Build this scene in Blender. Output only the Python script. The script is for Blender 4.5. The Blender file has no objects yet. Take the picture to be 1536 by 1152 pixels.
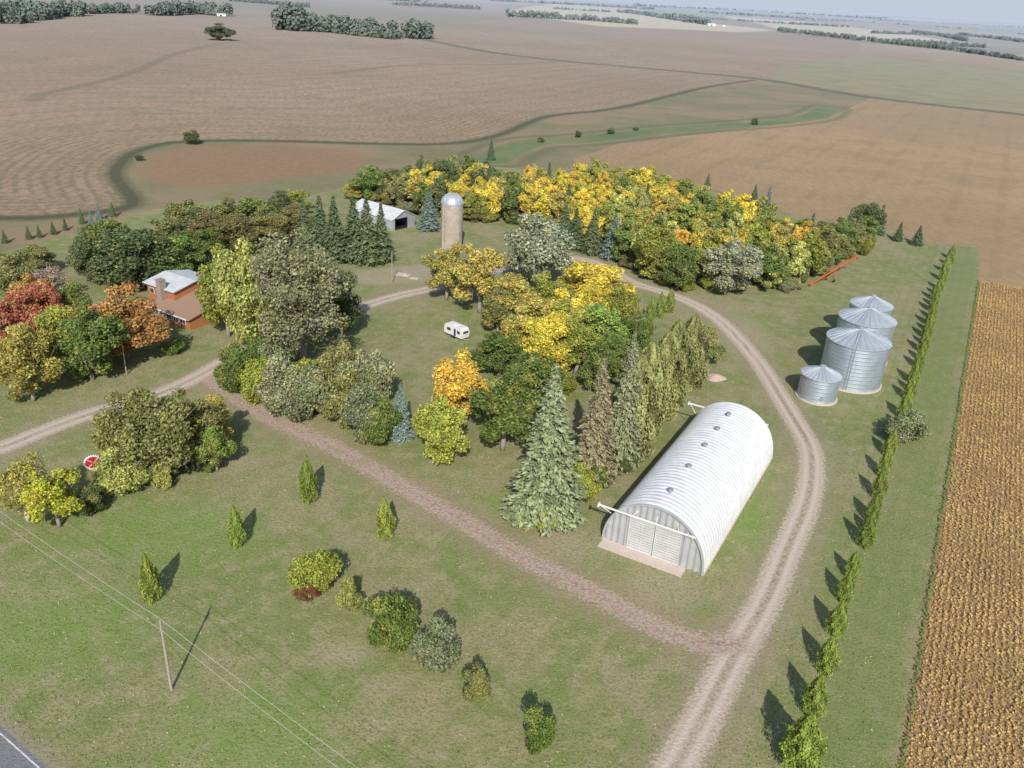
import bpy, math, random
import numpy as np
random.seed(7); RNG=np.random.default_rng(7)
sc=bpy.context.scene
pi=math.pi
# ------------------------------------------------------------------ node helper
class NB:
    def __init__(s,name,world=False):
        s.m=bpy.data.materials.new(name)
        s.m.use_nodes=True; s.t=s.m.node_tree; s.t.nodes.clear(); s._p=None
    def n(s,ty,**k):
        x=s.t.nodes.new(ty)
        for a,b in k.items(): setattr(x,a,b)
        return x
    def put(s,sock,val):
        if isinstance(val,bpy.types.NodeSocket): s.t.links.new(val,sock)
        elif isinstance(val,(tuple,list)):
            sock.default_value=tuple(val)+((1,) if len(val)==3 and sock.type=='RGBA' else ())
        else: sock.default_value=val
    def attr(s,name): return s.n('ShaderNodeAttribute',attribute_name=name).outputs['Fac']
    def m2(s,op,a,b=0.,c=0.):
        x=s.n('ShaderNodeMath',operation=op); s.put(x.inputs[0],a); s.put(x.inputs[1],b); s.put(x.inputs[2],c); return x.outputs[0]
    def vm(s,op,a,b=(0,0,0)):
        x=s.n('ShaderNodeVectorMath',operation=op); s.put(x.inputs[0],a)
        if b is not None: s.put(x.inputs[1],b)
        return x
    def mr(s,a,lo,hi,o0=0.,o1=1.):
        x=s.n('ShaderNodeMapRange',interpolation_type='SMOOTHSTEP'); s.put(x.inputs[0],a)
        x.inputs[1].default_value=lo;x.inputs[2].default_value=hi;x.inputs[3].default_value=o0;x.inputs[4].default_value=o1
        return x.outputs[0]
    def mix(s,f,a,b,bt='MIX'):
        x=s.n('ShaderNodeMix',data_type='RGBA',blend_type=bt); s.put(x.inputs[0],f); s.put(x.inputs[6],a); s.put(x.inputs[7],b); return x.outputs[2]
    def noise(s,sc_,det=3.,rough=.55,vec=None,dist=0.):
        x=s.n('ShaderNodeTexNoise'); x.inputs['Scale'].default_value=sc_; x.inputs['Detail'].default_value=det
        x.inputs['Roughness'].default_value=rough; x.inputs['Distortion'].default_value=dist
        if vec is not None: s.t.links.new(vec,x.inputs['Vector'])
        return x.outputs['Fac']
    def pos(s):
        if s._p is None: s._p=s.n('ShaderNodeNewGeometry').outputs['Position']
        return s._p
    def obj(s): return s.n('ShaderNodeTexCoord').outputs['Object']
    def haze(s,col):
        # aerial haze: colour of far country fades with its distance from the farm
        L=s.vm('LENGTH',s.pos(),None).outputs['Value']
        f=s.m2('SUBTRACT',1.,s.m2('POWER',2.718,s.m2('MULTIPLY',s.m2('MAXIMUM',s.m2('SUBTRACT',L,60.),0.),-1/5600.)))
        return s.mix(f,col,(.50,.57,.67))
    def diff(s,col,bump=None,bstr=.3,bdist=.1):
        b=s.n('ShaderNodeBsdfDiffuse'); s.put(b.inputs[0],col)
        if bump is not None:
            u=s.n('ShaderNodeBump'); u.inputs['Strength'].default_value=bstr; u.inputs['Distance'].default_value=bdist
            s.put(u.inputs['Height'],bump); s.t.links.new(u.outputs[0],b.inputs['Normal'])
        o=s.n('ShaderNodeOutputMaterial'); s.t.links.new(b.outputs[0],o.inputs[0]); return s.m
    def bsdf(s,col,rough=.9,metal=0.,bump=None,bstr=.3,bdist=.1,spec=.3):
        b=s.n('ShaderNodeBsdfPrincipled'); s.put(b.inputs['Base Color'],col); s.put(b.inputs['Roughness'],rough)
        b.inputs['Metallic'].default_value=metal; b.inputs['Specular IOR Level'].default_value=spec
        if bump is not None:
            u=s.n('ShaderNodeBump'); u.inputs['Strength'].default_value=bstr; u.inputs['Distance'].default_value=bdist
            s.put(u.inputs['Height'],bump); s.t.links.new(u.outputs[0],b.inputs['Normal'])
        o=s.n('ShaderNodeOutputMaterial'); s.t.links.new(b.outputs[0],o.inputs[0]); return s.m

def simple(name,col,rough=.7,metal=0.,var=.25,scale=3.,spec=.3,bstr=.2):
    b=NB(name); v=b.obj(); n=b.noise(scale,4.,.6,v); n2=b.noise(scale*7,2.,.6,v)
    k=b.m2('ADD',b.m2('MULTIPLY',n,var),b.m2('MULTIPLY',n2,var*.5))
    k=b.m2('ADD',k,1-var*.75)
    x=b.vm('SCALE',col,None); x.inputs[0].default_value=col; b.put(x.inputs['Scale'],k)
    return b.bsdf(x.outputs[0],rough,metal,n2,bstr,.03,spec)

def foliage(name,conifer=False):
    b=NB(name); oi=b.n('ShaderNodeObjectInfo'); v=b.attr('v')
    c=oi.outputs['Color']
    if not conifer:
        n=b.noise(.38,1.,.6,b.pos())
        c=b.mix(b.mr(n,.52,.66,0,.45),c,(.20,.25,.065)); c=b.mix(b.mr(n,.46,.34,0,.4),c,(.50,.44,.13))
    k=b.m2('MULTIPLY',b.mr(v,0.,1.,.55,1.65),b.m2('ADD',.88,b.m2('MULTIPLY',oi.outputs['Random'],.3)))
    x=b.vm('SCALE',(0,0,0),None); b.put(x.inputs[0],c); b.put(x.inputs['Scale'],k)
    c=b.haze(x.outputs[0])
    d=b.n('ShaderNodeBsdfDiffuse'); b.put(d.inputs[0],c)
    if conifer:
        o=b.n('ShaderNodeOutputMaterial'); b.t.links.new(d.outputs[0],o.inputs[0]); return b.m
    t=b.n('ShaderNodeBsdfTranslucent'); b.put(t.inputs[0],c)
    m=b.n('ShaderNodeMixShader'); m.inputs[0].default_value=.3
    b.t.links.new(d.outputs[0],m.inputs[1]); b.t.links.new(t.outputs[0],m.inputs[2])
    o=b.n('ShaderNodeOutputMaterial'); b.t.links.new(m.outputs[0],o.inputs[0]); return b.m
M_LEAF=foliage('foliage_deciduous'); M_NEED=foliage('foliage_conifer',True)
M_BARK=simple('bark_grey',(.28,.25,.22),.95,0,.5,4.)
M_BARKW=simple('bark_birch',(.62,.58,.50),.9,0,.4,3.)
M_CONC=simple('concrete',(.60,.50,.43),.9,0,.3,.6)
# ------------------------------------------------------------------ mesh helpers
def add_obj(name,me,parent=None,loc=(0,0,0),rot=(0,0,0)):
    o=bpy.data.objects.new(name,me); sc.collection.objects.link(o)
    o.location=loc; o.rotation_euler=rot
    if parent: o.parent=parent
    return o
def empty(name,loc=(0,0,0),rz=0.):
    o=bpy.data.objects.new(name,None); sc.collection.objects.link(o); o.location=loc; o.rotation_euler=(0,0,rz); o.empty_display_size=.5
    return o
class MB:
    def __init__(s): s.V=[];s.F=[];s.M=[]
    def add(s,V,F,m=0):
        b=len(s.V); s.V+= [tuple(v) for v in V]; s.F+=[tuple(b+i for i in f) for f in F]; s.M+=[m]*len(F)
    def box(s,x0,x1,y0,y1,z0,z1,m=0):
        s.add([(x0,y0,z0),(x1,y0,z0),(x1,y1,z0),(x0,y1,z0),(x0,y0,z1),(x1,y0,z1),(x1,y1,z1),(x0,y1,z1)],
              [(0,3,2,1),(4,5,6,7),(0,1,5,4),(1,2,6,5),(2,3,7,6),(3,0,4,7)],m)
    def tube(s,a,b,ra,rb,n=8,m=0,caps=True):
        a=np.array(a,float);b=np.array(b,float);d=b-a;L=np.linalg.norm(d);d/=max(L,1e-6)
        u=np.cross(d,(0,0,1) if abs(d[2])<.9 else (1,0,0));u/=np.linalg.norm(u);w=np.cross(d,u)
        V=[];
        for c,r in ((a,ra),(b,rb)):
            for i in range(n):
                t=2*pi*i/n; V.append(c+r*(math.cos(t)*u+math.sin(t)*w))
        F=[(i,(i+1)%n,n+(i+1)%n,n+i) for i in range(n)]
        if caps: F+=[tuple(range(n))[::-1],tuple(range(n,2*n))]
        s.add(V,F,m)
    def path(s,pts,r,n=5,m=0):
        for a,b in zip(pts[:-1],pts[1:]): s.tube(a,b,r,r,n,m,False)
    def rev(s,prof,n=48,cx=0,cy=0,m=0):
        V=[];F=[]
        for r,z in prof:
            for i in range(n):
                t=2*pi*i/n; V.append((cx+r*math.cos(t),cy+r*math.sin(t),z))
        for j in range(len(prof)-1):
            for i in range(n): F.append((j*n+i,j*n+(i+1)%n,(j+1)*n+(i+1)%n,(j+1)*n+i))
        s.add(V,F,m)
    def obj(s,name,mats,parent=None,loc=(0,0,0),rot=(0,0,0),smooth=False):
        me=bpy.data.meshes.new(name); me.from_pydata(s.V,[],s.F)
        for m in mats: me.materials.append(m)
        me.polygons.foreach_set('material_index',s.M)
        if smooth: me.polygons.foreach_set('use_smooth',[True]*len(s.F))
        me.update(); return add_obj(name,me,parent,loc,rot)
def nrm(a): return a/np.maximum(np.linalg.norm(a,axis=1,keepdims=True),1e-9)
def cards(C,Nn,S,rng,asp=.6,T=None):
    N=len(C); Nn=nrm(Nn)
    if T is None: T=rng.normal(size=(N,3))
    T=nrm(T-Nn*np.sum(T*Nn,axis=1,keepdims=True)); B=np.cross(Nn,T)
    S=np.asarray(S).reshape(-1,1)*np.ones((N,1))
    return np.stack([C+T*S,C+B*S*asp,C-T*S,C-B*S*asp],axis=1).reshape(-1,3)
def leafmesh(name,V,v,mats,extra=None):
    n=len(V)//4; me=bpy.data.meshes.new(name)
    ev=np.array(extra.V,float).reshape(-1,3) if extra else np.zeros((0,3)); ef=extra.F if extra else []
    VV=np.vstack([V,ev]); me.vertices.add(len(VV)); me.vertices.foreach_set('co',VV.astype(np.float32).ravel())
    idx=np.arange(4*n); ei=[i+4*n for f in ef for i in f]; tot=np.array([4]*n+[len(f) for f in ef])
    me.loops.add(len(idx)+len(ei)); me.loops.foreach_set('vertex_index',np.concatenate([idx,np.array(ei,int)]).astype(np.int32))
    st=np.concatenate([[0],np.cumsum(tot)[:-1]])
    me.polygons.add(len(tot)); me.polygons.foreach_set('loop_start',st.astype(np.int32))
    me.polygons.foreach_set('material_index',np.array([0]*n+[1]*len(ef),np.int32))
    for m in mats: me.materials.append(m)
    a=me.attributes.new('v','FLOAT','FACE'); a.data.foreach_set('value',np.concatenate([v,np.full(len(ef),.5)]).astype(np.float32))
    me.update(calc_edges=True); me.validate(); return me
def wob(C,s,ph):
    return (np.sin(C[:,0]*s+ph)+np.sin(C[:,1]*s*1.13+ph*2.1)+np.sin(C[:,2]*s*.9+ph*.7)+np.sin((C[:,0]+C[:,1]+C[:,2])*s*.7+ph*3))/4
def deciduous(name,seed,H,R,N,leaf,nl,th=.12,gap=.5,bark=None,shrub=False,lr=(.17,.31),wk=1.):
    """crown: many small leaf clusters over an uneven egg-shaped envelope, denser outside, with gaps"""
    rng=np.random.default_rng(seed); z0=H*th; hz=(H-z0)/2; cz=z0+hz*.92
    ax=rng.uniform(.85,1.12,2); L=[]
    for i in range(nl):
        d=rng.normal(size=3); d/=np.linalg.norm(d); k=rng.uniform(.62,.98) if i>nl*.2 else rng.uniform(.1,.45)
        r=rng.uniform(*lr)*R*(1.35 if i<nl*.2 else 1)
        taper=1-.28*max(0,d[2]); x,y=d[0]*R*ax[0]*k*.86*taper,d[1]*R*ax[1]*k*.86*taper; z=cz+d[2]*(hz-r*.6)*k*(1+rng.normal(0,.07))
        L.append((np.array([x,y,max(z,z0*.6+r*.5)]),r,rng.uniform(0,1)))
    w=np.array([l[1]**2 for l in L]); w/=w.sum(); Cs=[];Ns=[];vs=[]
    for (c,r,b),wi in zip(L,w):
        n=int(N*wi*1.35); d=nrm(rng.normal(size=(n,3))); rr=r*(.35+.8*rng.random(n)**.6)
        P=c+d*rr[:,None]*np.array([1,1,.9])
        keep=(wob(P,4.2/max(R/4.,.5),seed*1.7+b)+rng.normal(0,.25,n))>-gap
        P=P[keep];d=d[keep]
        Cs.append(P);Ns.append(nrm(d*.6+rng.normal(size=P.shape)*.55+np.array([0,-.0,.45])))
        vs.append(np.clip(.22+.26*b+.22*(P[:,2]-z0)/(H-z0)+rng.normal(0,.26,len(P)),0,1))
    C=np.vstack(Cs);Nn=np.vstack(Ns);v=np.concatenate(vs)
    k=C[:,2]>.03; C=C[k];Nn=Nn[k];v=v[k]
    V=cards(C,Nn,leaf*rng.uniform(.55,1.3,len(C)),rng,.7)
    w_=MB()
    if not shrub:
        lean=rng.uniform(-.05,.05,2)*H; top=(lean[0],lean[1],z0+.45*H); fork=(lean[0]*.5,lean[1]*.5,z0+.06*H)
        w_.tube((0,0,-.2),fork,.026*H*wk,.02*H*wk,8); w_.tube(fork,top,.02*H*wk,.007*H,7)
        for c,r,b in L[::2][:14]:
            fo=np.array(fork)+(np.array(top)-np.array(fork))*rng.uniform(0,.7)
            mid=fo*.5+c*.5+rng.normal(0,.03*H,3); w_.tube(fo,mid,.010*H*wk,.006*H*wk,6); w_.tube(mid,c,.006*H*wk,.003*H,5)
            for q in range(3): w_.tube(mid,c+rng.normal(0,.8*r,3),.004*H*wk,.0015*H,4)
    else:
        for c,r,b in L[:9]: w_.tube((0,0,-.1),c,.015*H,.005*H,5)
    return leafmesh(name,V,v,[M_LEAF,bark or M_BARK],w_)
def spruce(name,seed,H,R,leaf=.26,dens=1.,pw=.85):
    rng=np.random.default_rng(seed); Cs=[];Ns=[];Ts=[];vs=[]
    lv=int(H/.42)
    for i in range(lv):
        t=(i+.3)/lv; z=H*(.03+.96*t); r=R*(1-t)**pw*(rng.uniform(.82,1.12))*(.6+.4*min(1,(t+.04)/.14)); nb=max(5,int((8+10*(1-t))))
        a0=rng.uniform(0,2*pi)
        for j in range(nb):
            a=a0+2*pi*j/nb+rng.normal(0,.15); rb=r*rng.uniform(.66,1.15); bb=rng.uniform(0,1); n=max(5,int(rb/.22*dens*2.1))
            s=rng.uniform(.15,1.,n)**.8*rb; side=rng.normal(0,.17,n)*(rb-s+.6)
            x=np.cos(a)*s-np.sin(a)*side;y=np.sin(a)*s+np.cos(a)*side;zz=np.maximum(.05,z-.28*s+.10*s*s/max(R,1)+rng.normal(0,.1,n))
            Cs.append(np.stack([x,y,zz],1)); Ns.append(np.stack([.5*np.cos(a)+rng.normal(0,.45,n),.5*np.sin(a)+rng.normal(0,.45,n),.8+rng.normal(0,.35,n)],1))
            Ts.append(np.stack([np.cos(a)+rng.normal(0,.5,n),np.sin(a)+rng.normal(0,.5,n),np.full(n,-.25)],1))
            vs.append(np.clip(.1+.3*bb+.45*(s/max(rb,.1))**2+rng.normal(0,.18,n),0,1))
    C=np.vstack(Cs);v=np.concatenate(vs); V=cards(C,np.vstack(Ns),leaf*rng.uniform(.6,1.35,len(C)),rng,.42,np.vstack(Ts))
    w_=MB(); w_.tube((0,0,-.2),(0,0,H*.97),.016*H+.05,.02,7)
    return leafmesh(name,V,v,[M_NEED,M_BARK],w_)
def column(name,seed,H,R,N,leaf,fat=.33,rag=0.,pw=.75):
    rng=np.random.default_rng(seed); t=rng.random(N)**.85; a=rng.uniform(0,2*pi,N)
    w=np.where(t<fat,.72+.28*np.sin(t/fat*pi/2),np.cos(np.clip((t-fat)/(1-fat),0,1)*pi/2)**pw)
    lump=1+(.13+rag)*np.sin(a*4+t*9+seed)+(.10+rag*.6)*np.sin(a*7-t*15+seed*2)+rag*.5*np.sin(t*22+a*2)
    r=R*w*lump*(.70+.36*rng.random(N)**.5)
    C=np.stack([r*np.cos(a)+.12*np.sin(t*5+seed)*R*t,r*np.sin(a),.05+t*H*.98],1)
    Nn=np.stack([np.cos(a)+rng.normal(0,.6,N),np.sin(a)+rng.normal(0,.6,N),.25+rng.normal(0,.35,N)],1)
    T=np.stack([rng.normal(0,.4,N),rng.normal(0,.4,N),np.ones(N)],1)
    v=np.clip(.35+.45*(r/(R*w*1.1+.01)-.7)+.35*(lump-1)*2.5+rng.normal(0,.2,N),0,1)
    w_=MB(); w_.tube((0,0,-.2),(0,0,H*.8),.09,.03,7)
    return leafmesh(name,cards(C,Nn,leaf*rng.uniform(.6,1.4,N),rng,.5,T),v,[M_NEED,M_BARK],w_)

PR={}
PR['D']=[(deciduous('decid_a%d'%i,20+i,12.,4.8,11000,.19,34,.06,.6),12.,9.6) for i in range(4)]+[(deciduous('decid_b%d'%i,40+i,13.,4.3,9500,.19,30,.08,.4),13.,8.6) for i in range(3)]
PR['G']=[(deciduous('grove_a%d'%i,60+i,13.,4.3,5000,.29,24,.06,.5),13.,8.6) for i in range(6)]
PR['C']=[(deciduous('cotton',91,21.,9.8,30000,.21,62,.08,.10,None,False,(.14,.25),1.5),21.,17.5)]
PR['K']=[(deciduous('birch%d'%i,95+i,12.,4.2,5600,.17,30,.12,.15,M_BARKW),12.,8.4) for i in range(2)]
PR['B']=[(deciduous('shrub%d'%i,70+i,6.,2.8,9500,.125,26,.0,1.2,None,True,(.22,.36)),6.,5.8) for i in range(4)]
PR['S']=[(spruce('spruce%d'%i,80+i,14.,3.0),14.,6.0) for i in range(3)]
PR['T']=[(spruce('spruce_big%d'%i,85+i,25.,4.6,.30),25.,9.4) for i in range(2)]
PR['J']=[(column('cedar%d'%i,30+i,17.,3.2,11000,.24,.4,.1),17.,6.6) for i in range(3)]
PR['A']=[(column('arb%d'%i,34+i,7.,1.2,5600,.12,.25,.04,.95),7.,2.5) for i in range(5)]
COL=dict(g=(.175,.24,.06),dg=(.12,.155,.065),yg=(.36,.39,.075),y=(.72,.59,.09),yo=(.49,.415,.11),ol=(.28,.28,.105),og=(.27,.225,.09),gg=(.30,.325,.185),
 si=(.37,.40,.28),r=(.50,.17,.11),o=(.46,.25,.09),oy=(.72,.50,.09),ly=(.47,.48,.15),lg=(.31,.41,.10),ye=(.66,.65,.09),pk=(.47,.34,.29),bs=(.18,.225,.19),
 sg=(.21,.235,.125),sb=(.26,.22,.125),jo=(.225,.235,.085),av=(.19,.235,.045),dr=(.28,.09,.07))
NAME=dict(D='deciduous_tree',C='cottonwood_tree',K='birch_tree',B='shrub',S='spruce_tree',T='spruce_tree',J='cedar_tree',A='arborvitae_tree',G='grove_tree')
def plant(k,x,y,h,w,c):
    if k=='S' and h>19.5: k='T'
    me,H0,W0=random.choice(PR[k]); nm=NAME[k]
    if k=='D' and c in('r','o','oy'): nm='maple_tree'
    if k=='D' and c=='si': nm='willow_tree'
    o=add_obj(nm,me,None,(x,y,0),(0,0,random.uniform(0,2*pi)))
    j=random.uniform(.95,1.05); o.scale=(w/W0*1.08*j,w/W0*1.08*j,h/H0)
    cc=COL[c]; v=random.uniform(.9,1.1); o.color=(cc[0]*v*random.uniform(.94,1.06),cc[1]*v,cc[2]*v,1); return o
TREES="""A -44 82 7.3 2.3 av|A -37 94 6.9 2.2 av|A -30 106 8.1 2.5 av|A -17 98 7.1 2.4 av|B -24 85.5 7.4 6.8 yg|B -24.6 84.2 2.6 3.6 dr|B -19 82 6.2 3.4 ly|B -13 77 8.6 7 g|B -7 73 7.4 5.4 gg|B -2 69 5.2 3.8 ol|B 5 63 5.8 4.4 g
D -11 119 14 9.1 yg|D -1 125 18 12 g|D -9 133 16 11.5 oy|S -19 127 10.8 4.9 bs|S 6 105 26 11.9 sg|S 14 117 22.2 8.8 sb|S 19 122 25 8.2 sg|J 21 126 19 7 jo|J 24 133 19 7 jo|J 28 141 18 6.6 jo|J 31 147 18 6.6 jo|J 36 156 16 6.9 jo|D 42 167 10.3 6.6 ol
B 6 102 5.4 4 yg|B 12 111 7 6 yg|B 15 115 5.5 5 g|B 20 120 4.5 4 dg|D 4 142 14 10 g|A 33 192 7 2.2 av|A 36 196 7 2.2 av|A 39 200 6.6 2.2 av
D 19 173 13 11 lg|D 19 198 15 18 y|D 6 155 16 12 y|D 2 178 15 15 yo|D 12 171 14 11 yg|D 13 159 14 11 yg|D -18 200 17 12 yo|D -9 192 20 14 yo|D -4 179 12 10 ol|D 4 215 22 19 si
D 9 165 13 10 y|D 16 183 13 11 y|D 24 186 12 10 yg|D 8 188 14 11 yg|D 1 166 13 9 yo|D -2 188 13 10 yo|D 17 150 12 9 g|D 24 153 11 8 ol|D 28 163 10 8 g|D 25 196 11 10 yo|B 2 150 6 7 g|B 10 149 6 6 yg|B -5 165 5 6 ol|D 11 178 13 11 y|D 29 178 8 8 g
D -3 155 12 11 g|D 20 163 9 9 g|D 26 173 10 8 g|C -44 157 29 23.5 gg|D -63 168 22 13 yg|D -56 163 26 14 ly|B -52 141 11 8 g|B -47 138 10 8 yg|B -41 135 12 10 gg|B -36 132 12 10 gg|B -30 131 11 9 ol|B -25 126 13 9 gg
B -22 124 10 7 g|B -45 145 11 9 gg|B -26 138 14 9 gg|B -33 142 13 9 ol|D -39 172 18 10 dg|D -51 168 19 13 g|B -38 138 11 8 yg|B -30 136 12 8 gg|B -49 149 10 9 g
D -87 133 15 12 yo|D -102 155 14 12 r|D -100 162 14 10 r|K -110 182 10 10 pk|D -81 143 16 13 g|D -79 154 17 17 o|D -97 167 12 9 g|D -95 195 18 20 dg|D -105 196 15 13 dg|D -87 202 15 13 g|D -107 211 14 17 g|D -117 182 12 12 ol|D -90 150 14 11 yg|D -92 141 13 10 yo|D -107 170 12 10 o
D -123 201 9 10 ol|D -126 191 10 10 ol|D -100 245 12 14 ol|D -90 247 13 14 ol|D -82 249 14 14 g|D -79 266 11 12 dg|D -76 276 10 11 yg|D -81 228 13 14 og|D -88 229 13 13 og|D -86 214 13 13 g|D -71 236 11 12 og|D -94 236 12 12 dg|D -76 244 12 12 ol|D -70 253 11 11 og|D -98 222 13 13 ol
S -57 230 18 9 dg|S -52 226 19 9.5 dg|S -47 228 19 10 dg|S -43 226 19.4 10.5 dg|S -39.5 229 17 8.5 dg|S -64 239 14 8 dg|S -75 244 9 5 bs|S -30 266 13 8 bs|D -47 303 14 15 dg|D -56 303 14 15 g|D -37 297 15 14 y|D -30 313 17 15 dg|D -20 310 14 15 y|D -62 303 7 9 yo
S -16 396 10 5 dg|S 28 245 14 8.5 bs|S 22 249 14 7.5 dg|S 17 254 13 7.5 dg|S 14 261 13 7 dg|S 32 245 11 6 dg|D 39 225 18 15 yg|D 44 219 15 12 g|D 57 217 17 17 si|D 70 225 14 12 g|S 93 316 11 5 bs|S 78 356 7 4 dg|S 94 339 7 4 dg|D 93 266 11 9 oy|D 97 256 12 13 ol|D 125 296 12 12 dg|S 116 292 10 5 dg
S 117 286 10 5 dg|S 121 285 9 5 dg|S 128 295 11 6 dg|S 132 287 7 4 dg|S 137 283 7 5 dg|A 32.3 62 8 3.8 av|A 36 69.5 6 2.3 av|A 39.6 76.2 5.8 2.1 av|A 43 83 5.6 2. av|A 46.4 89.8 5.2 2. av|A 49.2 95 4.4 1.8 av|A 53.8 102.5 5.8 2.1 av|A 57.4 109.4 5.4 2. av|A 61 116.5 5.6 2.1 av|A 64.6 123.8 5.4 2 av|A 68.4 131 5.6 2. av|B 73.5 136 7 8.5 gg
A 72.4 138.5 5.4 2. av|A 77.4 147 5.6 2.1 av|A 82 155.6 5.6 2.1 av|A 86.6 164.3 5.8 2.1 av|A 91.4 173 5.4 2. av|A 96.6 183 5.8 2.1 av|A 101.6 192.5 5.8 2.1 av|A 106.5 202 5.8 2.1 av|A 112 213 6 2.1 av|A 117 223 6 2.1 av|A 123 233 6 2.1 av|A 128 243 6 2.1 av|A 133 252 5.5 2.1 av|A 138 260 5 2.1 av|A 142 268 5 2. av
A 55.7 106 4.2 1.6 av|A 75 142.6 4.4 1.7 av|A 84.3 160 4.6 1.7 av|A 94 178 4.6 1.8 av|A 99.2 187.8 4.6 1.7 av|A 104.2 197.2 4.8 1.8 av|A 109.4 207.6 4.8 1.8 av|A 114.6 218 5 1.9 av|A 120 228 5 1.9 av
D -54 110 17 13 ol|D -61 113 14 10 ol|D -51 116 14 10 ol|D -49 120 11 7 yo|B -50 118 8 8 lg|B -58 106 8 8 ly|B -54 110 5.5 4 yg|K -68 97 13 8 yo|D -63 96 11 8 ye|B -60 100 5 5 dg|B -71 157 4 5 g|D -57 117 13 10 yg|D -46.5 113 9 7 lg|B -53 107 5 4 ly
S -146 226 4 2.2 dg|S -142 231 4 2.2 dg|S -140 233 4 2 dg|S -138 237 4 2.2 dg|S -137 242 4 2 dg|S -136 250 5 2.4 dg|S -130 244 6 3 bs|S -133 255 6 3 bs|S -131 260 5 2.4 dg|D -155 393 7 9 dg|B -161 349 3 4 dg|D -380 1082 21 34 dg|B 152 578 5 6 dg|B 29 480 4 5 dg|B 49 499 4 5 dg|B 8 456 3 4 dg|B 66 520 2.5 4 g"""
for l in TREES.replace("\n","|").split("|"):
    a=l.split(); plant(a[0],*map(float,a[1:5]),a[5])
GP=np.array([(-55,303),(-42,320),(-23,335),(-1,326),(31,337),(57,329),(73,303),(86,285),(103,281),(122,290),(116,273),(95,248),(76,224),(60,220),(41,221),(35,231),(27,254),(15,270),(-5,280),(-37,282)],float)
def inside(X,Y,P):
    c=np.zeros(np.shape(X),bool); n=len(P)
    for i in range(n):
        x0,y0=P[i];x1,y1=P[(i+1)%n]
        if y0==y1: continue
        k=((y0>Y)!=(y1>Y))&(X<(x1-x0)*(Y-y0)/(y1-y0)+x0); c^=k
    return c
pts=[]
for _ in range(12000):
    x=random.uniform(-56,123);y=random.uniform(219,338)
    if not inside(np.array(x),np.array(y),GP): continue
    if all((x-a)**2+(y-b)**2>5.3**2 for a,b in pts): pts.append((x,y))
for x,y in pts:
    band=math.sin(x*.07+1)+math.sin(y*.09)+random.uniform(-1.3,1.3)
    if x>88: c=random.choice(['g','ol','g','og','yg'])
    elif y<245: c=random.choice(['yg','g','yg','yg','ly','y'])
    elif x<0: c=random.choice(['g','g','y','ol','yg','dg','yo'])
    else: c=random.choice(['y','yo','y','yg','ly','y','oy']) if band>-.6 else random.choice(['yg','g','ly','yo','yg'])
    if random.random()<.04: plant('S',x,y,random.uniform(11,15),6,'dg'); continue
    plant('G',x,y,random.uniform(9.5,15.5)*(.72 if x>88 else 1),random.uniform(7,10.5),c)
gl=[tuple(p) for p in GP]
for (x0,y0),(x1,y1) in zip(gl,gl[1:]+gl[:1]):
    n=int(math.hypot(x1-x0,y1-y0)/5)
    for i in range(n):
        if random.random()<.3: continue
        t=(i+random.random())/n; plant('B',x0+(x1-x0)*t+random.uniform(-2,2),y0+(y1-y0)*t+random.uniform(-2,2),random.uniform(3,6.5),random.uniform(4,8),random.choice(['g','ol','yg','gg','ol','og']))
# ------------------------------------------------------------------ terrain
def seg_d(X,Y,P):
    D=np.full(X.shape,1e9)
    for (x0,y0),(x1,y1) in zip(P[:-1],P[1:]):
        dx,dy=x1-x0,y1-y0
        if dx*dx+dy*dy<1e-6: continue
        t=np.clip(((X-x0)*dx+(Y-y0)*dy)/(dx*dx+dy*dy),0,1)
        D=np.minimum(D,(X-x0-t*dx)**2+(Y-y0-t*dy)**2)
    return np.sqrt(D)
def smoothpl(P,it=2):
    P=[tuple(map(float,p)) for p in P]
    for _ in range(it):
        Q=[P[0]]
        for a,b in zip(P[:-1],P[1:]): Q+=[(a[0]*.75+b[0]*.25,a[1]*.75+b[1]*.25),(a[0]*.25+b[0]*.75,a[1]*.25+b[1]*.75)]
        P=Q+[P[-1]]
    return P
def poly_d(X,Y,P): 
    d=seg_d(X,Y,list(P)+[P[0]]); return np.where(inside(X,Y,P),-d,d)
def prs(s): return [tuple(map(float,q.split())) for q in s.split(",")]
gravel=smoothpl(prs("12 50,18 59,24 69,29 78,36 89,42 101,49 114,53 125,55 133,55 143,55 155,55 168,54 180,52 194,49 204,44 212,38 218,32 222,27 234,20 244,8 243,-7 227,-21 209,-30 202,-40 189,-51 172,-59 157,-62 147,-67 137,-74 131,-80 122,-83 116,-100 95"))
track=smoothpl(prs("-59 146,-53 140,-44 132,-30 123,-17 112,-6 103,4 94,13 88,19 83,24 80,30 80"))
corn=smoothpl(prs("-400 215,-161 249,-142 260,-131 272,-134 283,-150 306,-161 325,-171 360,-170 384,-161 401,-121 415,-76 421,-37 432,-14 470,4 539,17 570,60 614,114 724,168 835,239 944"))
EDGE=prs("-79 -167,43 63,58 91,78 128,110 188,154 272,159 284")
lawn=EDGE+prs("141 286,134 303,111 307,97 330,79 363,34 376,-14 380,-61 337,-83 296,-107 290,-126 268,-133 243,-142 217,-145 193,-400 150,-400 -167")
soy=EDGE+prs("141 289,134 303,111 307,97 330,79 363,34 376,23 408,51 467,131 546,219 635,325 831,422 745,700 560,1200 300,1200 -167")
marsh=[p for p in corn]+prs("258 963,325 831,219 635,131 546,51 467,23 408,0 300,-150 180,-400 150")
patch=smoothpl(prs("-148 323,-162 369,-152 394,-115 401,-82 399,-64 372,-80 343,-109 318,-132 305,-148 323"),1)
green1=smoothpl(prs("-16 396,-9 426,4 457,22 464,54 496,86 529,136 569,181 606,214 644,244 709"))
dark2=smoothpl(prs("-203 1446,-87 1199,-30 1115,43 1060,119 1025,191 993,258 963,296 856,338 800,422 745,560 640,800 500"))
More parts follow.
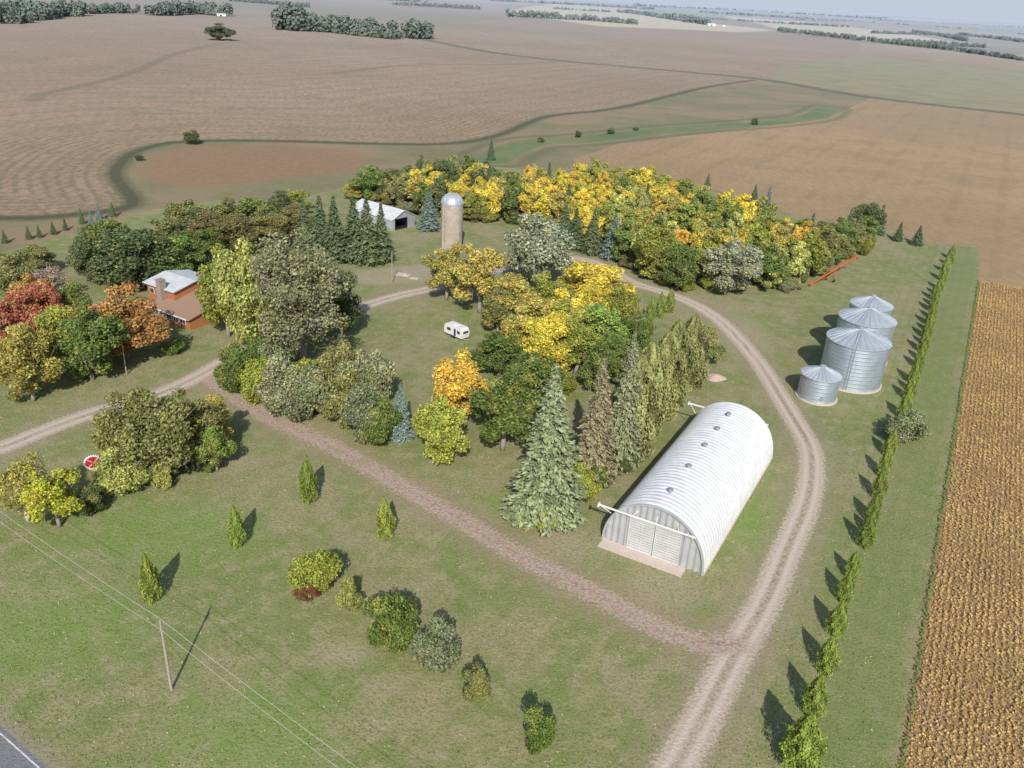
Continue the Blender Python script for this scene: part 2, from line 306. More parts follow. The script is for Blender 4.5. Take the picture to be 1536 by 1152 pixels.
greenf=prs("258 963,376 1277,597 1596,751 1359,900 1000,700 620,428 756,343 813")
gold=prs("-102 3458,134 6284,662 7000,648 3382,839 3159,549 2469,170 2282")
gold2=prs("1120 5465,1554 4704,1371 2948,947 2560,890 3357")
hook=smoothpl(prs("-290 502,-301 532,-298 574,-304 670,-350 863,-361 1028"))
hook2=smoothpl(prs("-170 760,-120 900,-20 960,40 1060")); hook3=smoothpl(prs("-350 350,-300 420,-330 520,-420 640"))
def geo(s,step,f,end):
    o=[];v=s
    while v<end: step*=f; v+=step; o.append(v)
    return o
xr=list(np.arange(-165,155,1.)); xp=list(np.arange(155,640,3.)); xn=list(np.arange(-640,-165,3.))
XS=np.array([-v for v in geo(640,3,1.09,60000)][::-1]+xn+xr+xp+geo(640,3,1.09,60000))
YS=np.array(list(np.arange(-400,30,12.))+list(np.arange(30,300,1.))+list(np.arange(300,720,2.))+geo(720,2,1.045,70000))
X,Y=np.meshgrid(XS,YS); Rr=np.sqrt(X**2+Y**2)
k=np.clip((Rr-3200)/6000,0,1); Z=k*(24*np.sin(X/1700+.5)*np.sin(Y/2300)+16*np.sin(X/900+Y/1500)+20)
near=np.clip((900-Rr)/300,0,1); Z+=(1-near)*np.clip((Rr-900)/1500,0,1)*2.5*(np.sin(X/260)+np.sin(Y/310+X/500))
ny,nx=X.shape; me=bpy.data.meshes.new('ground')
me.vertices.add(nx*ny); me.vertices.foreach_set('co',np.stack([X,Y,Z],-1).astype(np.float32).ravel())
ii=np.arange(nx*ny).reshape(ny,nx); Q=np.stack([ii[:-1,:-1],ii[:-1,1:],ii[1:,1:],ii[1:,:-1]],-1).reshape(-1,4)
me.loops.add(Q.size); me.loops.foreach_set('vertex_index',Q.astype(np.int32).ravel())
me.polygons.add(len(Q)); me.polygons.foreach_set('loop_start',(np.arange(len(Q))*4).astype(np.int32)); me.polygons.foreach_set('use_smooth',np.ones(len(Q),bool))
A=dict(grv=seg_d(X,Y,gravel),trk=seg_d(X,Y,track),crn=seg_d(X,Y,corn),gr1=seg_d(X,Y,green1),dk2=seg_d(X,Y,dark2),hok=np.minimum.reduce([seg_d(X,Y,hook),seg_d(X,Y,hook2),seg_d(X,Y,hook3)]),
 lwn=poly_d(X,Y,lawn),soy=poly_d(X,Y,soy),mar=poly_d(X,Y,marsh),pat=poly_d(X,Y,patch),grf=poly_d(X,Y,greenf),gld=np.minimum(poly_d(X,Y,gold),poly_d(X,Y,gold2)),
 soyd=(X-43)*.883-(Y-63)*.469,asp=(X+52)*-.53+(Y-62)*-.848,yard=seg_d(X,Y,[(-38,215),(-25,222)]),
 lush=np.minimum.reduce([np.hypot((X+54)*.8,(Y-76)*1.)/9,np.hypot((X+48)/1.6,(Y-96)/1.)/9,np.hypot(X+25,(Y-62)*1.4)/10,np.hypot(X-40,(Y-106))/8,np.hypot((X+2),(Y-108)*1.)/5+.4]),
 bare=np.minimum.reduce([np.hypot((X+18)/1.2,(Y-75)*1.2)/4,np.hypot(X+45,Y-116)/5,np.hypot((X-8)*1.,(Y-99))/7,np.hypot((X-55)/1.,(Y-190)/2)/9,np.hypot((X-22),(Y-90))/7]))
for k_,v_ in A.items():
    a=me.attributes.new(k_,'FLOAT','POINT'); a.data.foreach_set('value',v_.astype(np.float32).ravel())
me.update(calc_edges=True)
b=NB('ground_fields'); p=b.pos()
nL=b.noise(.0035,2.,.55,p); nM=b.noise(.03,3.,.62,p); nS=b.noise(.35,4.,.65,p); nF=b.noise(2.2,2.,.7,p); nXF=b.noise(9.,1.,.7,p)
nG0=b.noise(.014,2.,.6,p)
rad=b.vm('LENGTH',p,None).outputs['Value']
c=b.mix(b.mr(nL,.38,.62),(.44,.315,.21),(.345,.25,.155))
c=b.mix(b.mr(nG0,.45,.60,0,.5),c,(.46,.29,.19)); c=b.mix(b.mr(nM,.45,.70,0,.6),c,(.27,.215,.125))
mp=b.n('ShaderNodeMapping'); mp.inputs['Rotation'].default_value=(0,0,.35); b.put(mp.inputs[0],p)
sn=b.vm('SNAP',mp.outputs[0],(900,620,100000)).outputs[0]; wn=b.n('ShaderNodeTexWhiteNoise',noise_dimensions='2D'); b.put(wn.inputs['Vector'],sn)
wv=wn.outputs['Value']; pc=b.mix(b.mr(wv,.3,.45),(.36,.25,.17),(.21,.23,.12)); pc=b.mix(b.mr(wv,.55,.6),pc,(.48,.38,.23)); pc=b.mix(b.mr(wv,.75,.8),pc,(.32,.23,.15))
c=b.mix(b.mr(rad,1700.,2300.,0,.8),c,pc)
row=b.m2('SINE',b.m2('MULTIPLY',b.attr('crn'),1.35)); rowf=b.m2('MULTIPLY',b.mr(b.attr('crn'),30.,150.,1.,.15),b.mr(row,-.3,.9,0,.6))
c=b.mix(rowf,c,(.20,.175,.085))
# combine / planter passes: wide soft bands that follow the field edge
row2=b.m2('SINE',b.m2('ADD',b.m2('MULTIPLY',b.attr('crn'),.26),b.m2('MULTIPLY',nM,5.))); c=b.mix(b.mr(row2,.1,1.,0,.35),c,(.25,.19,.115))
st=b.vm('MULTIPLY',p,(.7,.10,1)).outputs[0]; nT=b.noise(1.,3.,.7,st); c=b.mix(b.mr(nT,.38,.66,0,.7),c,(.22,.155,.095)); c=b.mix(b.mr(nS,.45,.7,0,.45),c,(.52,.395,.28))
def over(c,fac,col): return b.mix(fac,c,col)
jit=b.m2('MULTIPLY',b.m2('SUBTRACT',nS,.5),3.5); jit2=b.m2('MULTIPLY',b.m2('SUBTRACT',nM,.5),16.); jf=b.m2('MULTIPLY',b.m2('SUBTRACT',nF,.5),1.6)
def sd(n,j=None,j2=None):
    x=b.attr(n)
    if j is not None: x=b.m2('ADD',x,j)
    if j2 is not None: x=b.m2('ADD',x,j2)
    return x
c=over(c,b.mr(sd('hok',jit),3.,7.,.55,0),(.19,.165,.09))
c=over(c,b.mr(sd('gld',jit2),-20,30,1,0),(.60,.50,.33))
marc=b.mix(b.mr(nM,.42,.6),(.25,.215,.115),(.20,.20,.09)); marc=b.mix(b.mr(nG0,.47,.6,0,.8),marc,(.33,.235,.135)); marc=b.mix(b.mr(nS,.42,.68,0,.5),marc,(.31,.25,.155))
c=over(c,b.mr(sd('mar',jit),-.5,1.5,1,0),marc)
c=over(c,b.mr(sd('pat',jit,jit2),-5,6,.85,0),b.mix(b.mr(nS,.3,.7),(.37,.21,.12),(.27,.175,.095)))
c=over(c,b.mr(sd('crn',jit),2.5,6.,.8,0),(.135,.135,.065))
c=over(c,b.mr(b.m2('ABSOLUTE',b.m2('SUBTRACT',sd('crn',jit),.8)),.5,2.,.7,0),(.08,.08,.04))
soyc=b.mix(b.mr(nL,.4,.6),(.45,.30,.16),(.38,.26,.14)); soyc=b.mix(b.mr(nM,.42,.7,0,.7),soyc,(.32,.235,.125)); soyc=b.mix(b.mr(nS,.4,.7,0,.4),soyc,(.50,.365,.19)); soyc=b.mix(b.mr(nT,.4,.72,0,.5),soyc,(.27,.185,.105))
rws=b.m2('SINE',b.m2('MULTIPLY',b.attr('soyd'),2*pi/.762)); soyn=b.mix(b.mr(rws,-.6,.6),(.30,.20,.135),(.42,.28,.12))
soyc=b.mix(b.mr(rad,190.,300.),soyn,soyc)
soyc=over(soyc,b.m2('MULTIPLY',b.mr(b.m2('SINE',b.m2('MULTIPLY',b.attr('soyd'),.35)),.6,1.,0,.35),b.mr(nM,.35,.6)),(.28,.2,.11))
c=over(c,b.mr(sd('soy',jf),-.3,.5,1,0),soyc)
c=over(c,b.mr(b.m2('ADD',sd('gr1',jit),b.m2('MULTIPLY',jit2,.4)),6.,11.,.9,0),b.mix(b.mr(nM,.4,.6),(.125,.20,.065),(.20,.225,.095)))
c=over(c,b.mr(b.m2('ABSOLUTE',b.m2('SUBTRACT',sd('gr1',jit),16.)),1.,5.,.6,0),(.15,.145,.07))
c=over(c,b.mr(sd('grf',jit2),-12,12,1,0),b.mix(b.mr(nM,.4,.7),(.33,.29,.155),(.25,.26,.12)))
c=over(c,b.mr(sd('dk2',jit,jit2),6.,14.,.85,0),(.115,.13,.065))
# lawn
nG=b.noise(.06,3.,.65,p,.3)
lw=b.mix(b.mr(nG,.42,.58),(.205,.25,.075),(.335,.295,.165))
lw=b.mix(b.mr(nM,.50,.62,0,.65),lw,(.165,.235,.06))
lw=b.mix(b.mr(nS,.46,.66,0,.75),lw,(.39,.34,.205)); lw=b.mix(b.mr(nS,.44,.32,0,.65),lw,(.145,.205,.052))
mow=b.m2('SINE',b.m2('MULTIPLY',b.attr('soyd'),2*pi/2.4)); lw=over(lw,b.m2('MULTIPLY',b.mr(mow,-.2,.9,0,.28),b.mr(b.attr('soyd'),-40.,-5.,.45,1.)),(.155,.205,.055))
lw=over(lw,b.mr(b.m2('ABSOLUTE',b.m2('ADD',b.attr('soyd'),5.)),2.,6.,.6,0),(.17,.225,.065))
lw=over(lw,b.mr(b.m2('ADD',b.attr('lush'),b.m2('MULTIPLY',b.m2('SUBTRACT',nS,.5),1.8)),.2,1.5,.7,0),(.175,.30,.045))
lw=over(lw,b.mr(b.m2('ADD',b.attr('bare'),b.m2('MULTIPLY',b.m2('SUBTRACT',nS,.5),1.8)),.2,1.1,.7,0),(.43,.355,.25))
lw=b.mix(b.mr(nF,.43,.68,0,.6),lw,(.135,.16,.05)); lw=b.mix(b.mr(nXF,.42,.70,0,.55),lw,(.43,.39,.24))
c=over(c,b.mr(sd('lwn',jf),-.3,.4,1,0),lw)
c=over(c,b.mr(sd('trk',jit),2.2,6.5,.5,0),(.35,.27,.19))
c=over(c,b.mr(sd('grv',jit),2.4,6.5,.5,0),(.35,.285,.2))
c=over(c,b.mr(sd('yard',jit),5,9,.7,0),(.42,.35,.26))
gc=b.mix(b.mr(nF,.35,.7),(.56,.46,.37),(.46,.37,.29)); gc=b.mix(b.mr(nXF,.5,.8,0,.6),gc,(.66,.57,.49))
gc=over(gc,b.mr(b.m2('ABSOLUTE',b.m2('SUBTRACT',sd('grv'),.95)),.1,.55,.5,0),(.68,.58,.49))
gc=over(gc,b.m2('MULTIPLY',b.m2('MULTIPLY',b.mr(sd('grv',b.m2('MULTIPLY',jf,.4)),.1,.7,1,0),b.mr(nF,.40,.60,.2,1.)),b.mr(nM,.40,.55,.45,1.)),(.25,.205,.12))
c=over(c,b.mr(sd('grv',b.m2('MULTIPLY',jf,1.6)),1.7,2.6,.97,0),gc)
tc=b.mix(b.mr(nF,.38,.62),(.53,.395,.33),(.36,.25,.20)); tc=b.mix(b.mr(nXF,.45,.72,0,.7),tc,(.64,.51,.44)); tc=b.mix(b.mr(nS,.52,.66,0,.6),tc,(.30,.26,.145))
tc=over(tc,b.m2('MULTIPLY',b.mr(sd('trk'),.1,.6,.7,0),b.mr(nF,.4,.55)),(.24,.19,.11))
c=over(c,b.mr(sd('trk',b.m2('MULTIPLY',jf,2.4)),1.1,2.4,.88,0),tc)
ac=b.mix(b.mr(nXF,.3,.7),(.20,.20,.205),(.26,.26,.26)); ac=b.mix(b.mr(nS,.5,.6,0,.4),ac,(.16,.16,.165))
ac=over(ac,b.m2('MULTIPLY',b.mr(b.m2('ABSOLUTE',b.m2('SUBTRACT',sd('asp'),.55)),.06,.10,.9,0),b.mr(nF,.35,.5,.5,1)),(.75,.75,.72))
ac=over(ac,b.mr(b.m2('ABSOLUTE',b.m2('SUBTRACT',sd('asp'),3.8)),.06,.10,.9,0),(.7,.5,.1))
inr=b.m2('MULTIPLY',b.mr(sd('asp',b.m2('MULTIPLY',jf,.25)),-.1,.1),b.mr(sd('asp'),7.4,7.6,1,0))
c=over(c,b.m2('MULTIPLY',b.mr(sd('asp',jit),-2.5,-.3),b.mr(sd('asp'),8.,10.,.8,0)),(.32,.28,.2))
c=over(c,inr,ac)
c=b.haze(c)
hh=b.m2('ADD',b.m2('MULTIPLY',nF,.7),b.m2('MULTIPLY',nXF,.3))
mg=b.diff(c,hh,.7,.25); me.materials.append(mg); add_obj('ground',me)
# ------------------------------------------------------------------ grass tufts and leaf litter on the mown lawn
rng=np.random.default_rng(11); n=150000; gx=rng.uniform(-95,140,n); gy=50+ (rng.random(n)**1.5)*170
ok=inside(gx,gy,lawn)&(seg_d(gx,gy,gravel)>2.3+rng.random(n)*.8)&(((gx+52)*-.53+(gy-62)*-.848)<-.3)&((gx-43)*.883-(gy-63)*.469<-.1)
td=seg_d(gx,gy,track); ok&=(td>1.7)|(rng.random(n)<.35); ok&=(wob(np.stack([gx,gy,gx*0],1),.35,1.)+wob(np.stack([gx,gy,gx*0],1),1.3,4.)+rng.normal(0,.3,n))>-.25
gx,gy,td=gx[ok],gy[ok],td[ok]; n=len(gx); v=np.clip(rng.normal(.45,.28,n),0,1); v=np.where(td<6,np.where(rng.random(n)<.5,2.,v),v)
b=NB('grass_blades'); a_=b.attr('v'); cc=b.mix(b.mr(a_,.0,.45),(.12,.17,.045),(.23,.28,.08)); cc=b.mix(b.mr(a_,.6,1.),cc,(.47,.41,.23)); cc=b.mix(b.mr(a_,1.5,1.9),cc,(.42,.22,.14)); M_GR=b.diff(cc)
add_obj('lawn_grass',leafmesh('lawn_grass',cards(np.stack([gx,gy,rng.uniform(.02,.07,n)],1),rng.normal(size=(n,3))*.45+np.array([0,0,1.]),rng.uniform(.06,.17,n),rng,.6),v,[M_GR,M_GR]))
# ------------------------------------------------------------------ soybean rows by the lawn
rng=np.random.default_rng(5); ex=np.array([.469,.883]); ny_=np.array([.883,-.469]); C=[];vv=[]
for r in range(64):
    s=np.arange(-15,205,.33); s=s+rng.uniform(-.12,.12,len(s)); o=.5+r*.762+rng.normal(0,.03,len(s)); 
    g=rng.random(len(s))>.08; s=s[g];o=o[g]
    for q in range(4):
        oo=o+rng.normal(0,.13,len(s)); x=43+ex[0]*s+ny_[0]*oo+ex[0]*rng.uniform(-.2,.2,len(s)); y=63+ex[1]*s+ny_[1]*oo+ex[1]*rng.uniform(-.2,.2,len(s))
        C.append(np.stack([x,y,rng.uniform(.08,.42,len(s))],1)); vv.append(np.clip(.5+.12*np.sin(x*.13+y*.21)+rng.normal(0,.25,len(s)),0,1)+ (0 if r>0 else 2))
C=np.vstack(C);vv=np.concatenate(vv)
b=NB('soybean_leaves'); v=b.attr('v'); nn=b.noise(.09,3.,.6,b.pos()); cc=b.mix(b.mr(v,0.,1.),(.38,.24,.11),(.64,.45,.17)); cc=b.mix(b.mr(nn,.52,.68,0,.4),cc,(.38,.34,.12)); cc=b.mix(b.mr(nn,.47,.35,0,.45),cc,(.42,.27,.16)); cc=b.mix(b.mr(v,1.5,1.9),cc,(.16,.23,.06))
M_SOY=b.diff(cc)
add_obj('soybean_rows',leafmesh('soybean_rows',cards(C,rng.normal(size=C.shape)*.6+np.array([0,-.2,1.]),rng.uniform(.11,.21,len(C)),rng,.7),vv,[M_SOY,M_SOY]))
# ------------------------------------------------------------------ distant tree lines
TL="-410 1416 -341 1436 42|-341 1436 -196 1325 25|-360 1450 -230 1360 28|-190 1372 -165 1402 34|-686 1635 -688 1858 24|-665 1795 -611 1814 26|-691 1154 -754 1470 26|-740 1180 -800 1420 24|-776 1512 -754 1679 18|-83 2821 209 2827 26|209 2827 298 2677 20|405 4250 627 3209 28|810 3008 994 2125 15|1615 3851 1460 3045 16|1753 3722 1699 3130 18|982 2066 972 1773 12|-556 3597 -216 3657 17|1195 6544 2305 4908 21|-1500 3900 -500 4300 16|2300 6200 4200 7600 30|-300 6200 900 6800 24|600 3900 1500 4300 14|1500 5200 2900 5300 18|3000 6800 5200 7000 26|-1800 6900 -200 7200 26|900 8200 3600 9300 34|1000 2500 1240 2460 14|1250 3350 1900 3600 15|2400 4500 2900 4300 16|-900 2700 -650 2600 15|100 4200 350 4100 20"
for t in TL.split("|"):
    x0,y0,x1,y1,h=map(float,t.split()); L=math.hypot(x1-x0,y1-y0); rng=np.random.default_rng(int(abs(x0)))
    n=min(260,max(10,int(L/(h*.16)))); Cs=[];Ns=[];vs=[]
    for i in range(n):
        u=rng.random(); cx=x0+(x1-x0)*u+rng.normal(0,h*.35);cy=y0+(y1-y0)*u+rng.normal(0,h*.35); r=h*rng.uniform(.2,.42); hh=h*rng.uniform(.35,.95)
        d=nrm(rng.normal(size=(110,3))); P=np.array([cx,cy,max(hh-r*.9,r*.6)])+d*r*rng.uniform(.5,1.1,(110,1))*np.array([1,1,.85]); Q=P.copy(); Q[:,2]*=rng.uniform(.05,.8,110)
        P=np.vstack([P,Q[:60]]);P[:,2]=np.maximum(P[:,2],.3);d=np.vstack([d,d[:60]]); Cs.append(P);Ns.append(d+rng.normal(0,.4,d.shape)); vs.append(np.clip(rng.normal(.3+.4*rng.random(),.15,len(P)),0,1))
    C=np.vstack(Cs); m_=leafmesh('distant_tree_line',cards(C,np.vstack(Ns),h*.075*rng.uniform(.7,1.3,len(C)),rng,.8),np.concatenate(vs),[M_NEED,M_BARK])
    o=add_obj('distant_tree_line',m_); o.color=(.07,.095,.04,1)
    gz=max(0,min(1,(math.hypot(x0,y0)-3200)/6000)); o.location.z=gz*10
# ------------------------------------------------------------------ materials for buildings
def galv(name,base,metal,rough,vec_scale=.5):
    b=NB(name); v=b.obj(); n=b.noise(vec_scale,4.,.6,v); n2=b.noise(6.,3.,.6,b.vm('MULTIPLY',v,(1,1,.15)).outputs[0])
    c=b.mix(b.mr(n,.3,.7),base,tuple(x*.84 for x in base)); c=b.mix(b.mr(n2,.55,.8,0,.4),c,tuple(x*.68 for x in base))
    return b.bsdf(c,rough,metal,n2,.05,.02,.5)
M_QUON=galv('quonset_steel',(.88,.89,.91),.12,.42); M_QEND=galv('quonset_end_steel',(.50,.51,.53),.2,.5); M_DOOR=galv('door_steel',(.66,.66,.65),.1,.6)
M_BIN=galv('galvanized_bin_steel',(.50,.56,.63),.55,.42); M_BINR=galv('bin_roof_steel',(.60,.65,.70),.45,.45)
M_DK=simple('dark_interior',(.02,.02,.022),.9); M_WH=simple('white_paint',(.78,.78,.78),.5,0,.12,2.); M_ORG=simple('orange_paint',(.55,.12,.05),.5,0,.3,2.); M_RED=simple('red_paint',(.50,.035,.04),.5,0,.2,2.)
M_CEDAR=simple('orange_cedar_siding',(.42,.17,.08),.8,0,.3,2.); M_SHING=simple('brown_shingles',(.36,.24,.17),.95,0,.4,2.); M_STONE=simple('chimney_stone',(.33,.27,.22),.95,0,.7,2.5,.2,.6)
M_GLASS=simple('window_glass',(.05,.06,.07),.12,0,.1,1.,.5,0.); M_TIRE=simple('tyre_rubber',(.03,.03,.03),.85); M_WOOD=simple('weathered_pole_wood',(.38,.33,.28),.9,0,.4,3.)
M_WIRE=simple('aluminium_wire',(.62,.60,.56),.5,.2,.1); M_ROOFW=galv('white_metal_roof',(.74,.76,.78),.1,.5); M_STEEL=simple('grey_steel',(.40,.42,.44),.5,.5,.2)
# ------------------------------------------------------------------ quonset
def quonset():
    ax=math.atan2(.88,.475)-pi/2; E=empty('quonset_hut',(21.3,97.,0),ax); R=7.6; Hh=8.35; L=39.; m=MB()
    nr=40; ns=nr*6; na=44; V=[];F=[]
    for i in range(ns+1):
        y=L*i/ns; ph=(i%6)/6*2*pi; dr=.085*math.cos(ph)
        for j in range(na+1):
            t=pi*j/na; V.append(((R+dr)*math.cos(t),y,(Hh+dr)*math.sin(t)**.92 if 0<j<na else 0))
    for i in range(ns):
        for j in range(na): a=i*(na+1)+j; F.append((a,a+1,a+na+2,a+na+1))
    m.add(V,F); m.obj('arched_shell',[M_QUON],E,smooth=True)
    for y0,nm in ((-.12,'front_arch_flange'),(L+.02,'rear_arch_flange')):
        f=MB()
        for j in range(na):
            t0,t1=pi*j/na,pi*(j+1)/na
            P=[]
            for t in (t0,t1):
                for r in (-.16,.14):
                    for yy in (y0,y0+.1): P.append(((R+r)*math.cos(t),yy,(Hh+r)*math.sin(t)**.92 if math.sin(t)>1e-6 else 0))
            f.add(P,[(0,4,6,2),(1,3,7,5),(2,6,7,3),(0,1,5,4)])
        f.obj(nm,[M_QEND],E)
    for y,s,nm in ((.35,1,'front_wall'),(L-.35,-1,'rear_wall')):
        w=MB(); st=.24; x=-R+.15; k=0
        while x<R-.15:
            x1=x+st; zt=lambda q:Hh*max(0,1-(q/(R-.05))**2)**.47-.05
            d=(.0,.14,.14,.0)[k%4]; d2=(.14,.14,.0,.0)[k%4]
            w.add([(x,y-s*d,0),(x1,y-s*d2,0),(x1,y-s*d2,max(.05,zt(x1))),(x,y-s*d,max(.05,zt(x)))],[(0,1,2,3)]); x=x1;k+=1
        w.obj(nm,[M_QEND],E)
        dr=MB()
        for a,bb in ((-3.9,-.06),(.06,3.9)):
            dr.box(a,bb,min(y-s*.17,y-s*.145),max(y-s*.17,y-s*.145),.1,5.5,1); z=.1
            while z<5.4:
                dr.box(a,bb,min(y-s*.33,y-s*.172),max(y-s*.33,y-s*.172),z,z+.26,0); z+=.42
            for q in (a,bb-.14,(a+bb)/2): dr.box(q,q+.14,min(y-s*.38,y-s*.333),max(y-s*.38,y-s*.333),.05,5.6,0)
        dr.obj(('sliding_doors' if s>0 else 'rear_doors'),[M_DOOR,M_STEEL],E)
        rl=MB(); xa,xb=(-8.6,5.9)
        rl.box(xa,xb,y-s*.75-.07,y-s*.75+.07,5.75,6.0); 
        for q in (xa+.2,-3.5,0,3.5,xb-.2): rl.tube((q,y-s*.75,5.85),(q*.82,y,6.6 if abs(q)<5 else 4.6),.05,.05,6)
        rl.box(xa-.1,xa+.1,y-s*.75-.3,y-s*.75+.3,5.6,6.15)
        rl.obj(('door_rail' if s>0 else 'rear_door_rail'),[M_WH],E)
    vt=MB()
    for q in (.12,.33,.53,.70,.86):
        y=L*q; vt.rev([(.28,Hh-.1),(.28,Hh+.35),(.42,Hh+.35),(.40,Hh+.62),(.05,Hh+.78),(0.001,Hh+.78)],16,0,y)
    vt.obj('roof_ventilators',[M_STEEL],E)
    fd=MB(); fd.box(-R-.25,-R+.25,0,L,-.1,.18); fd.box(R-.25,R+.25,0,L,-.1,.18); fd.box(-R+.1,5.2,-2.1,.2,-.1,.10); fd.obj('concrete_footing_and_apron',[M_CONC],E)
quonset()
# ------------------------------------------------------------------ grain bins
def grain_bin(x,y,r,h,ch,nm='grain_bin'):
    E=empty(nm,(x,y,0),random.uniform(-.5,.2)); m=MB(); prof=[]; nrg=int(h/.85)
    for i in range(nrg):
        for k in range(8):
            z=.25+(h-.25)*(i+k/8)/nrg; prof.append((r+(.03 if k%2 else 0.)+(.05 if k==0 else 0),z))
    prof.append((r,h)); m.rev(prof,56); m.obj('corrugated_wall',[M_BIN],E)
    t=MB(); n=28; V=[];F=[]
    for i in range(n*2):
        a=pi*i/n; e=.10 if i%2==0 else 0.; V+=[((r+.25)*math.cos(a),(r+.25)*math.sin(a),h-.05+e),(.5*math.cos(a),.5*math.sin(a),h+ch+e*.3)]
    for i in range(n*2): j=(i+1)%(n*2); F.append((2*i,2*j,2*j+1,2*i+1))
    t.add(V,F); t.rev([(.55,h+ch-.05),(.55,h+ch+.3),(.7,h+ch+.32),(.02,h+ch+.62)],20)
    for i in range(n):
        a=2*pi*i/n; ca,sa=math.cos(a),math.sin(a); t.tube(((r+.25)*ca,(r+.25)*sa,h+.08),(.55*ca,.55*sa,h+ch+.06),.05,.04,4)
    t.rev([(r+.26,h-.12),(r+.30,h-.02),(r+.22,h+.05)],56)
    t.obj('cone_roof',[M_BINR],E)
    p=MB(); p.rev([(r+.4,-.1),(r+.4,.25),(r-.2,.26)],48); p.obj('concrete_pad',[M_CONC],E)
    l=MB(); a=-2.2; cx,cy=math.cos(a)*(r+.25),math.sin(a)*(r+.25); tx,ty=-math.sin(a)*.25,math.cos(a)*.25
    for s in (-1,1): l.tube((cx+s*tx,cy+s*ty,.4),(cx+s*tx,cy+s*ty,h+.3),.035,.035,5); l.tube((cx+s*tx,cy+s*ty,h+.1),(cx*.15+s*tx,cy*.15+s*ty,h+ch*.9+.2),.03,.03,5)
    z=.6
    while z<h: l.tube((cx-tx,cy-ty,z),(cx+tx,cy+ty,z),.02,.02,4); z+=.35
    a2=-1.2; dx,dy=math.cos(a2),math.sin(a2); l.tube((dx*(r-.1),dy*(r-.1),1.3),(dx*(r+.12),dy*(r+.12),1.3),.55,.55,4)
    l.obj('ladder_and_hatch',[M_STEEL],E)
grain_bin(72.5,163.5,6.3,9.7,2.2);grain_bin(79,176.5,6.0,9.9,2.3);grain_bin(84.5,188.5,4.7,9.2,1.9);grain_bin(62.6,154.2,3.8,5.2,1.5,'small_grain_bin')
eb=MB(); eb.box(0,.8,0,.7,.0,.7,0); eb.tube((.4,.35,.7),(.4,.35,1.2),.18,.1,8); eb.tube((-.6,.3,.3),(0,.3,.3),.12,.12,8); eb.obj('bin_unload_motor',[M_ORG],None,(79.6,165.5,0))
# ------------------------------------------------------------------ silo
def silo():
    E=empty('concrete_silo',(-20.8,244.6,0)); r=3.25;h=14.2
    b=NB('stave_concrete'); v=b.obj(); br=b.n('ShaderNodeTexBrick'); 
    br.inputs['Scale'].default_value=1.; br.inputs['Mortar Size'].default_value=.03; br.inputs['Brick Width'].default_value=.25; br.inputs['Row Height'].default_value=.75
    uv=b.n('ShaderNodeSeparateXYZ'); b.t.links.new(v,uv.inputs[0]); at=b.m2('ARCTAN2',uv.outputs[1],uv.outputs[0]); cb=b.n('ShaderNodeCombineXYZ'); b.t.links.new(b.m2('MULTIPLY',at,3.25),cb.inputs[0]); b.t.links.new(uv.outputs[2],cb.inputs[1]); b.t.links.new(cb.outputs[0],br.inputs['Vector'])
    br.inputs['Color1'].default_value=(.50,.43,.34,1); br.inputs['Color2'].default_value=(.40,.34,.28,1); br.inputs['Mortar'].default_value=(.28,.24,.2,1)
    c=b.mix(b.mr(b.noise(.5,4.,.6,v),.4,.7,0,.5),br.outputs['Color'],(.58,.52,.44)); ms=b.bsdf(c,.9)
    m=MB(); m.rev([(r,-.1),(r,h)],48); m.obj('stave_wall',[ms],E)
    g=MB(); z=.5
    while z<h: g.rev([(r+.03,z),(r+.05,z+.03),(r+.03,z+.06)],48); z+=.75
    g.tube((-2.3,-r+.6,1),(-2.3,-r+.6,h),.35,.35,8); g.obj('hoops_and_chute',[ms],E)
    d=MB(); d.rev([(r+.08,h)]+[((r+.08)*math.cos(t),h+3.1*math.sin(t)) for t in np.linspace(0.02,pi/2-.01,10)],32); 
    for i in range(16):
        a=2*pi*i/16; P=[((r+.11)*math.cos(t)*math.cos(a),(r+.11)*math.cos(t)*math.sin(a),h+3.13*math.sin(t)) for t in np.linspace(.02,pi/2-.02,8)]; d.path(P,.04,4)
    d.obj('domed_roof',[M_BINR],E)
silo()
